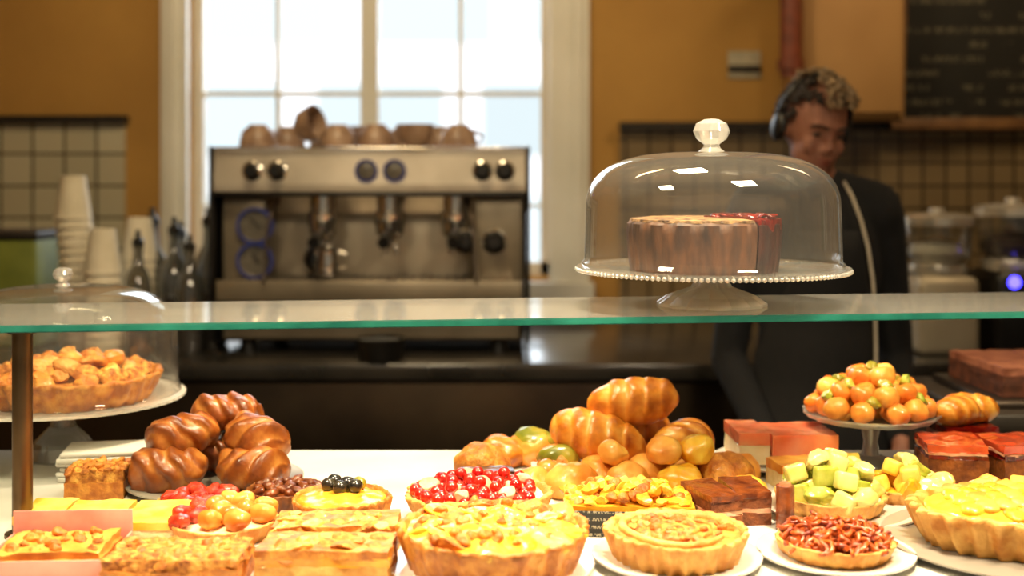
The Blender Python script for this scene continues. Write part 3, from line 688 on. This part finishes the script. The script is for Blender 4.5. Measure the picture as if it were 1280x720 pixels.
slab('cream_cake_square','pale cream cake square with peach top','cake',(.350,1.485,DZ),.055,.05,[('sponge',.02,mSponge,1),('cream',.012,mPeach,1)],.2)
slab('cream_cake_square','pale cream cake square with lemon top','cake',(.415,1.520,DZ),.05,.05,[('sponge',.016,mCream,1),('cream',.012,mLemon,1)],-.2)
FX,FY=.478,1.60
fs=thing('fruit_stand','small glass pedestal dish piled with orange fruit','pedestal dish',(FX,FY,DZ))
obj('foot',lathe('ff',[(0,0),(.036,0),(.034,.004),(.012,.012),(.009,.03),(.013,.048),(.03,.056),(0,.058)],mBead,40),fs)
obj('dish',lathe('fd',[(0,0),(.05,0),(.08,.005),(.088,.012),(.088,.014),(.078,.009),(.05,.004),(0,.004)],mBead,64,rf=lambda a,i:1+.02*math.cos(16*a)),fs,(0,0,.056))
fz=DZ+.062
mRO=M('deep_orange_fruit','#d8621c','#f49a44',35,.28,coat=.5,bump=.2,sss=.1)
fr_o=blob('apricot_fruit',.0165,.0155,.0135,mOrange,.004,50,3); fr_r=blob('apricot_fruit',.0150,.0165,.014,mPeach,.004,50,3); fr_s=blob('apricot_fruit',.0155,.0155,.0135,mRO,.004,50,3)
fg=rock('green_grape',.013,.010,.009,mGreen,5); fg2=rock('green_grape',.011,.011,.008,mPist,5)
def ring(n,r,z,jit=.0,ph=0): return [(r*math.cos(ph+2*math.pi*i/n)+R_(-.002,.002),r*math.sin(ph+2*math.pi*i/n)+R_(-.002,.002),z+R_(-jit,jit)) for i in range(n)]
for i,(x,y,z) in enumerate(ring(13,.069,.005,.001)+ring(8,.040,.001,.001,.3)+ring(3,.015,.001)+ring(11,.056,.024,.002,.2)+ring(6,.030,.024,.001)+ring(4,.026,.043,.002,.4)):
    obj('apricot_fruit',(fr_o,fr_s,fr_r)[i%3],None,(FX+x,FY+y,fz+z),rr(),label='small round orange fruit piled on glass dish',cat='fruit',group='orange fruit on the pedestal dish')
for i,(x,y,z) in enumerate(ring(5,.014,.050,.003,.5)+ring(6,.044,.043,.003,.6)+ring(6,.066,.026,.002,.3)+[(0,0,.062)]):
    obj('green_grape',(fg,fg2)[i%2],None,(FX+x,FY+y,fz+z),rr(),label='green fruit piece tucked among orange fruit',cat='fruit',group='green fruit on the pedestal dish')
t=roll('prl',.075,.022,mCrois,bend=.1,K=2.0,depth=.1)
plate((.600,1.500,DZ),.118,mPlateG,'wide grey plate under red-topped cake slices')
for i,(x,y,rz) in enumerate(((.548,1.500,-.12),(.628,1.497,.1))):
    slab('berry_cake_slice','brown cake slice with glossy red berry glaze','cake slice',(x,y,DZ+.006),.070,.080,[('sponge',.032,mCrustD,1),('filling',.006,mCherry,1.01),('cream',.004,mPinkCake,1),('glaze',.009,mRedGlaze,1.02)],rz,'berry cake slices',amp=.002)
slab('berry_cake_slice','dark cake slice with red glaze','cake slice',(.600,1.60,DZ),.070,.06,[('sponge',.045,mChocB,1),('glaze',.01,mCherry,1.02)],.1)
for x,y,z,rz in ((.590,1.590,.0545,.5),(.615,1.612,.0545,-.3)):
    obj('pastry_roll',t,None,(x,y,DZ+z),(0,0,rz),label='small browned pastry roll on dark cake',cat='pastry',group='small pastry rolls')
plate((.375,1.362,DZ),.088)
t,h=tart('fruit tart heaped with green melon and grapes',(.360,1.360,DZ+.006),.062,.018,mCrustP,mCream)
gch=[rock('melon_chunk',.020,.014,.013,mGreen),rock('melon_chunk',.019,.016,.014,mPale),box('melon_cube',.024,.018,.02,mPale,.004,3),rock('melon_chunk',.018,.018,.012,mGreen),box('melon_cube',.012,.028,.022,mGreen,.003,3)]
fill(t,'melon_chunk',gch,darts(18,.050,.020),h-.004,.003); fill(t,'melon_chunk',gch,darts(9,.036,.021),h+.012,.003); fill(t,'melon_chunk',gch,darts(4,.018,.019),h+.026,.001)
t,h=tart('small tart heaped with pale yellow fruit cubes',(.468,1.412,DZ),.052,.020,mCrustP,mCustard)
ycu=[box('fruit_cube',.022,.020,.018,mLemon,.004,3),rock('fruit_cube',.017,.015,.013,mYellow),rock('fruit_cube',.017,.015,.013,mPale),rock('fruit_cube',.015,.015,.012,mGreen)]
fill(t,'fruit_cube',ycu,darts(12,.042,.021),h-.004,.002); fill(t,'fruit_cube',ycu,darts(5,.026,.022),h+.011,.002)
t,h=tart('small tart heaped with peach fruit cubes',(.560,1.378,DZ),.045,.018,mCrustP,mCustard)
fill(t,'fruit_cube',ycu[:2]+[mcr[0],chunk[2]],darts(12,.036,.020),h-.004,.002)
plate((.520,1.235,DZ),.135,mPlateG,'wide grey plate under the long golden tart')
t,h=tart('long golden fluted tart with glazed ridged yellow top',(.535,1.240,DZ+.006),.098,.038,mCrustP,mYellow,N=30,flute=.04,fh=.95,dome=.010,bowl=.88,amp=.004)
t.scale=(1.25,.86,1)
rg=[blob('fruit_ridge',.022,.009,.006,mCustard,.003,60,3),blob('fruit_ridge',.020,.010,.006,mPeach,.003,60,3),blob('fruit_ridge',.022,.009,.006,mYellow,.003,60,3)]
for ix in range(-5,6):
    for iy in range(-2,3):
        x,y=ix*.014,iy*.028
        if x*x+y*y<.070**2: obj('fruit_ridge',random.choice(rg),t,(x,y,h-.006-1.6*(x*x+y*y)),(0,0,1.57+R_(-.12,.12)))

t=thing('side_table','dark side table behind the display counter','table',(1.02,1.93,0))
obj('top',box('stt',.68,.34,.03,mDark,.005),t,(0,0,1.12))
for x in (-.31,.31):
    for y in (-.14,.14): obj('leg',box('stl',.04,.04,1.12,mDark,.004),t,(x,y,0))
t=thing('baking_tray','dark baking tray carrying brown loaf cakes','tray',(.90,1.93,1.15))
obj('pan',box('bt',.36,.26,.012,mSteelD,.004),t)
mLc=M('loaf_crust','#6e3a26','#9a6248',30,.55,bump=.3)
mLs=M('loaf_side','#3a1c0e','#5a2e18',60,.6,bump=.3)
for x in (.82,.985):
    slab('loaf_cake','brown loaf cake with pinkish crust on tray','loaf cake',(x,1.93,1.163),.155,.2,[('loaf',.032,mLs,1),('crust',.012,mLc,.98)],.05,'loaf cakes on the tray',amp=.002)

# ------------------------------------------------------------ person
def ell(bm,c,r,mat=Matrix.Identity(4)):
    g=bmesh.ops.create_icosphere(bm,subdivisions=3,radius=1)['verts']
    for v in g: v.co=mat@(Vector((v.co.x*r[0],v.co.y*r[1],v.co.z*r[2]))+Vector(c))
def cap(bm,p0,p1,r0,r1,mat=Matrix.Identity(4)):
    p0=Vector(p0);p1=Vector(p1); d=p1-p0; n=max(2,int(d.length/(min(r0,r1)*.45))+1)
    for i in range(n+1):
        f=i/n; r=r0+(r1-r0)*f
        g=bmesh.ops.create_icosphere(bm,subdivisions=2,radius=r)['verts']
        c=p0+d*f
        for v in g: v.co=mat@(v.co+c)
def remesh(bm,vox,it,name,mat):
    me=tomesh(bm,name); o=bpy.data.objects.new('tmp',me); COL.objects.link(o)
    m=o.modifiers.new('r','REMESH'); m.mode='VOXEL'; m.voxel_size=vox; m.use_smooth_shade=True
    s=o.modifiers.new('s','SMOOTH'); s.factor=.5; s.iterations=it
    dg=bpy.context.evaluated_depsgraph_get(); dg.update()
    r=bpy.data.meshes.new_from_object(o.evaluated_get(dg)); r.name=name
    bpy.data.objects.remove(o); r.materials.clear(); r.materials.append(mat)
    for p in r.polygons: p.use_smooth=True
    return r
W=.77
def squash(bm):
    for v in bm.verts: v.co.x*=W
P=thing('person','person with curly hair in black top and apron, wearing headphones','person',(.622,2.46,0))
P.scale=(1.0,1.0,1.04)
HR=Euler((math.radians(18),math.radians(5),math.radians(16))).to_matrix().to_4x4()
HM=Matrix.Translation((-.012,-.035,1.532))@HR@Matrix.Scale(.84,4)
HE=HR.to_euler()
def torso(bm,g=0):
    cap(bm,(0,0,1.34),(-.006,-.010,1.475),.058+g*.3,.050)
    ell(bm,(0,.0,1.28),(.165+g,.105+g,.16+g)); ell(bm,(0,.005,1.10),(.140+g,.10+g,.16+g)); ell(bm,(0,.005,.95),(.165+g,.115+g,.13+g))
    cap(bm,(-.05,.0,1.40),(-.165,.005,1.365),.055+g,.058+g); cap(bm,(.05,.0,1.40),(.165,.005,1.365),.055+g,.058+g)
def arm(bm,s,g=0,part='all'):
    sh=Vector((s*.178,.005,1.355)); el=Vector((s*.225,.03,1.08)); wr=Vector((s*.165,-.155,.94))
    cap(bm,sh,el,.050+g,.036+g)
    if part=='sleeve': cap(bm,el,el.lerp(wr,.85),.037+g*.8,.027+g*.8)
    if part=='all':
        cap(bm,el,wr,.037,.024)
        d=(Vector((s*.135,-.235,.885))-wr).normalized()
        side=Vector((0,0,1)).cross(d).normalized(); nrm=side.cross(d).normalized()
        if nrm.z>0: nrm=-nrm
        for q in (-1,0,1): cap(bm,wr+d*.01+side*q*.010,wr+d*.08+side*q*.024,.015,.012)
        for k,(o,l) in enumerate(((.036,.066),(.013,.076),(-.011,.080),(-.035,.070))):
            o=o*s
            b0=wr+d*.080+side*o; b1=b0+d*l*.45+nrm*l*.08; b2=b1+d*l*.28+nrm*l*.16; b3=b2+d*l*.14+nrm*l*.18
            cap(bm,b0,b1,.0088,.0082); cap(bm,b1,b2,.0082,.0075); cap(bm,b2,b3,.0075,.0068)
        t0=wr+d*.025-side*s*.022; t1=t0+d*.026-side*s*.024; t2=t1+d*.030-side*s*.008+nrm*.008
        cap(bm,t0,t1,.012,.010); cap(bm,t1,t2,.010,.008)
def legs(bm,g=0):
    for s in (-1,1):
        cap(bm,(s*.085,0,.90),(s*.095,.0,.50),.085+g,.055+g); cap(bm,(s*.095,0,.50),(s*.10,.015,.09),.052+g,.038+g)
bm=bmesh.new()
torso(bm); arm(bm,-1); arm(bm,1); legs(bm)
for s in (-1,1): cap(bm,(s*.10,.02,.05),(s*.11,-.15,.03),.042,.028)
squash(bm)
ell(bm,(0,.012,.025),(.074,.092,.088),HM); ell(bm,(0,-.022,-.045),(.055,.062,.058),HM); ell(bm,(0,-.062,-.086),(.022,.020,.016),HM)
ell(bm,(0,-.072,.028),(.048,.014,.008),HM); cap(bm,(0,-.079,.012),(0,-.096,-.020),.006,.008,HM); ell(bm,(-.010,-.086,-.025),(.006,.008,.006),HM); ell(bm,(.010,-.086,-.025),(.006,.008,.006),HM)
ell(bm,(.034,-.056,-.024),(.022,.020,.022),HM); ell(bm,(-.034,-.056,-.024),(.022,.020,.022),HM)
ell(bm,(0,-.076,-.049),(.020,.009,.0055),HM); ell(bm,(0,-.074,-.060),(.017,.009,.006),HM)
for s in (-1,1): ell(bm,(s*.076,.012,-.006),(.008,.018,.030),HM)
body=obj('body',remesh(bm,.0055,4,'person_body',mSkin),P)
bm=bmesh.new(); g=.012
ell(bm,(0,.0,1.28),(.165+g,.105+g,.155+g)); ell(bm,(0,.005,1.10),(.140+g,.10+g,.16+g)); ell(bm,(0,.005,.95),(.165+g,.115+g,.12+g))
cap(bm,(0,0,1.36),(-.003,-.004,1.405),.072,.064)
for s in (-1,1): cap(bm,(s*.045,.004,1.392),(s*.165,.005,1.365),.056+g,.058+g); arm(bm,s,g,'sleeve')
squash(bm)
obj('shirt',remesh(bm,.008,4,'shirt',mShirt),P)
bm=bmesh.new(); legs(bm,.014); ell(bm,(0,.005,.92),(.172,.125,.12)); squash(bm)
obj('trousers',remesh(bm,.01,3,'trousers',mPants),P)
for s in (-1,1):
    bm=bmesh.new(); cap(bm,(s*.10,.03,.05),(s*.112,-.16,.036),.048,.034); squash(bm)
    obj('shoe',remesh(bm,.008,3,'shoe',mBlack),P)
def apron():
    bm=bmesh.new(); rows=[]
    for iz in range(19):
        z=.62+iz*.04
        hw=.17 if z<1.08 else max(.085,.17-(z-1.08)*.42)
        row=[]
        for ix in range(-8,9):
            x=hw*ix/8
            best=0
            for (cz_,rx,ry,rz) in ((1.28,.183,.122,.172),(1.10,.158,.118,.178),(.95,.182,.132,.142)):
                q=1-(x/rx)**2-((z-cz_)/rz)**2
                if q>0: best=max(best,ry*math.sqrt(q))
            if z<.95: best=max(best,.135*math.sqrt(max(0.05,1-(x/.21)**2)))
            row.append(bm.verts.new((x,-(best+.004),z)))
        rows.append(row)
    for a,b in zip(rows,rows[1:]):
        for k in range(16): bm.faces.new((a[k],a[k+1],b[k+1],b[k]))
    bmesh.ops.smooth_vert(bm,verts=bm.verts,factor=.5)
    return tomesh(bm,'apron',True,[mApron])
ap=obj('apron',apron(),P,(0,-.004,0),sc=(W,1,1)); sm=ap.modifiers.new('t','SOLIDIFY'); sm.thickness=.003; sm.offset=0
obj('apron_strap',tube('as',[(-.085,-.115,1.33),(-.085,-.10,1.38),(-.075,-.045,1.445),(-.06,.0,1.46)],.006,mApron,8),ap)
obj('apron_strap',tube('at',[(.112,-.119,1.03),(.112,-.121,1.12),(.110,-.122,1.19),(.104,-.121,1.25),(.093,-.118,1.31),(.080,-.105,1.36),(.066,-.080,1.405),(.055,-.055,1.43)],.0042,mStrap,8),ap,label='pale apron strap curving over the shoulder')
for s in (-1,1):
    e=obj('eye',blob('ey',.0105,.005,.004,mEye,0,1,3,flat=1),P,HM@Vector((s*.030,-.068,.001)),HE)
    obj('iris',blob('ir',.004,.0015,.004,mBlack,0,1,2,flat=1),e,(0,-.0045,.0005))
    obj('eyebrow',tube('eb',[HM@Vector((s*.014,-.086,.025)),HM@Vector((s*.032,-.083,.030)),HM@Vector((s*.050,-.068,.024))],.0025,mHairD,8),P)
bm=bmesh.new(); ell(bm,(0,-.0815,-.049),(.0205,.006,.0032),HM); ell(bm,(0,-.0795,-.059),(.016,.006,.004),HM)
obj('lips',remesh(bm,.002,1,'lips',M('lips','#74392a','#7e4334',40,.5)),P)
random.seed(3)
top=bmesh.new(); sid=bmesh.new()
for i in range(1300):
    u=R_(-1,1); a=R_(0,6.283)
    d=Vector((math.sqrt(1-u*u)*math.cos(a),math.sqrt(1-u*u)*math.sin(a),u))
    if d.y<-.42 and d.z<.45: continue
    if d.z<-.45: continue
    if d.z<-.10 and d.y<.15: continue
    istop=d.z>.35 and d.x>-.35
    ext=1.0+(R_(.08,.26) if istop else .03)
    c=Vector((d.x*.080*ext,.012+d.y*.098*ext,.030+d.z*.090*ext))
    r=R_(.004,.009)
    b_=top if istop else sid
    g_=bmesh.ops.create_icosphere(b_,subdivisions=1,radius=r)['verts']
    for v in g_: v.co=HM@(v.co+c+noise.noise_vector((v.co+c)*90)*.013)
obj('hair',remesh(top,.003,1,'hair',mHair),P,label='short curly light-brown hair, colour lightened as window rim light')
obj('side_hair',remesh(sid,.003,1,'hair_sides',mHairD),P,label='darker cropped side hair')
hp=obj('headphones',tube('hb',[HM@Vector((.090*math.sin(a),.02,.012+.112*math.cos(a))) for a in [math.radians(x) for x in range(-100,101,10)]],.006,mBlack,10),P,label='black over-ear headphones')
for s in (-1,1):
    bm=bmesh.new(); ell(bm,(s*.086,.015,-.004),(.015,.030,.036),HM)
    obj('ear_cup',remesh(bm,.004,1,'earcup',mBlack),hp)

# ------------------------------------------------------------ lights
def area(name,loc,target,size,power,col,spread=180):
    l=bpy.data.lights.new(name,'AREA'); l.energy=power; l.color=col; l.size=size; l.spread=math.radians(spread)
    o=bpy.data.objects.new(name,l); COL.objects.link(o); o.location=loc
    o.rotation_euler=(Vector(target)-Vector(loc)).to_track_quat('-Z','Y').to_euler(); return o
warm=(1,.81,.54)
area('display_spotlight',(-.45,.95,2.15),(-.3,1.35,1.12),.22,8.6,warm,110)
area('display_spotlight',(.50,.95,2.15),(.3,1.35,1.12),.22,10.4,warm,110)
area('display_spotlight',(.10,1.55,2.35),(.1,1.38,1.12),.22,10,warm,95)
area('added_warm_fill',(-.4,2.0,2.7),(-.4,3.4,1.6),.5,20,(1,.77,.44))  # unseen warm fill, added to light the machine and walls
area('added_warm_fill',(1.3,2.5,2.7),(1.15,3.5,1.5),.5,9.5,(1,.74,.42))  # second added fill, aimed at the right of the back room
area('window_daylight',(-.44,4.4,2.3),(-.3,2.6,1.1),1.2,25,(.85,.93,1))
w=bpy.data.worlds.new('world'); scene.world=w; w.use_nodes=True
w.node_tree.nodes['Background'].inputs[0].default_value=(1,.88,.68,1); w.node_tree.nodes['Background'].inputs[1].default_value=.20

cam=bpy.data.cameras.new('camera'); co=bpy.data.objects.new('camera',cam); COL.objects.link(co)
co.location=(0,0,1.5); co.rotation_euler=(math.radians(90),0,0)
cam.sensor_width=36; cam.lens=1500/1280*36; cam.shift_y=-140/1280; cam.clip_start=.05
cam.dof.use_dof=True; cam.dof.focus_distance=1.34; cam.dof.aperture_fstop=3.0
scene.camera=co
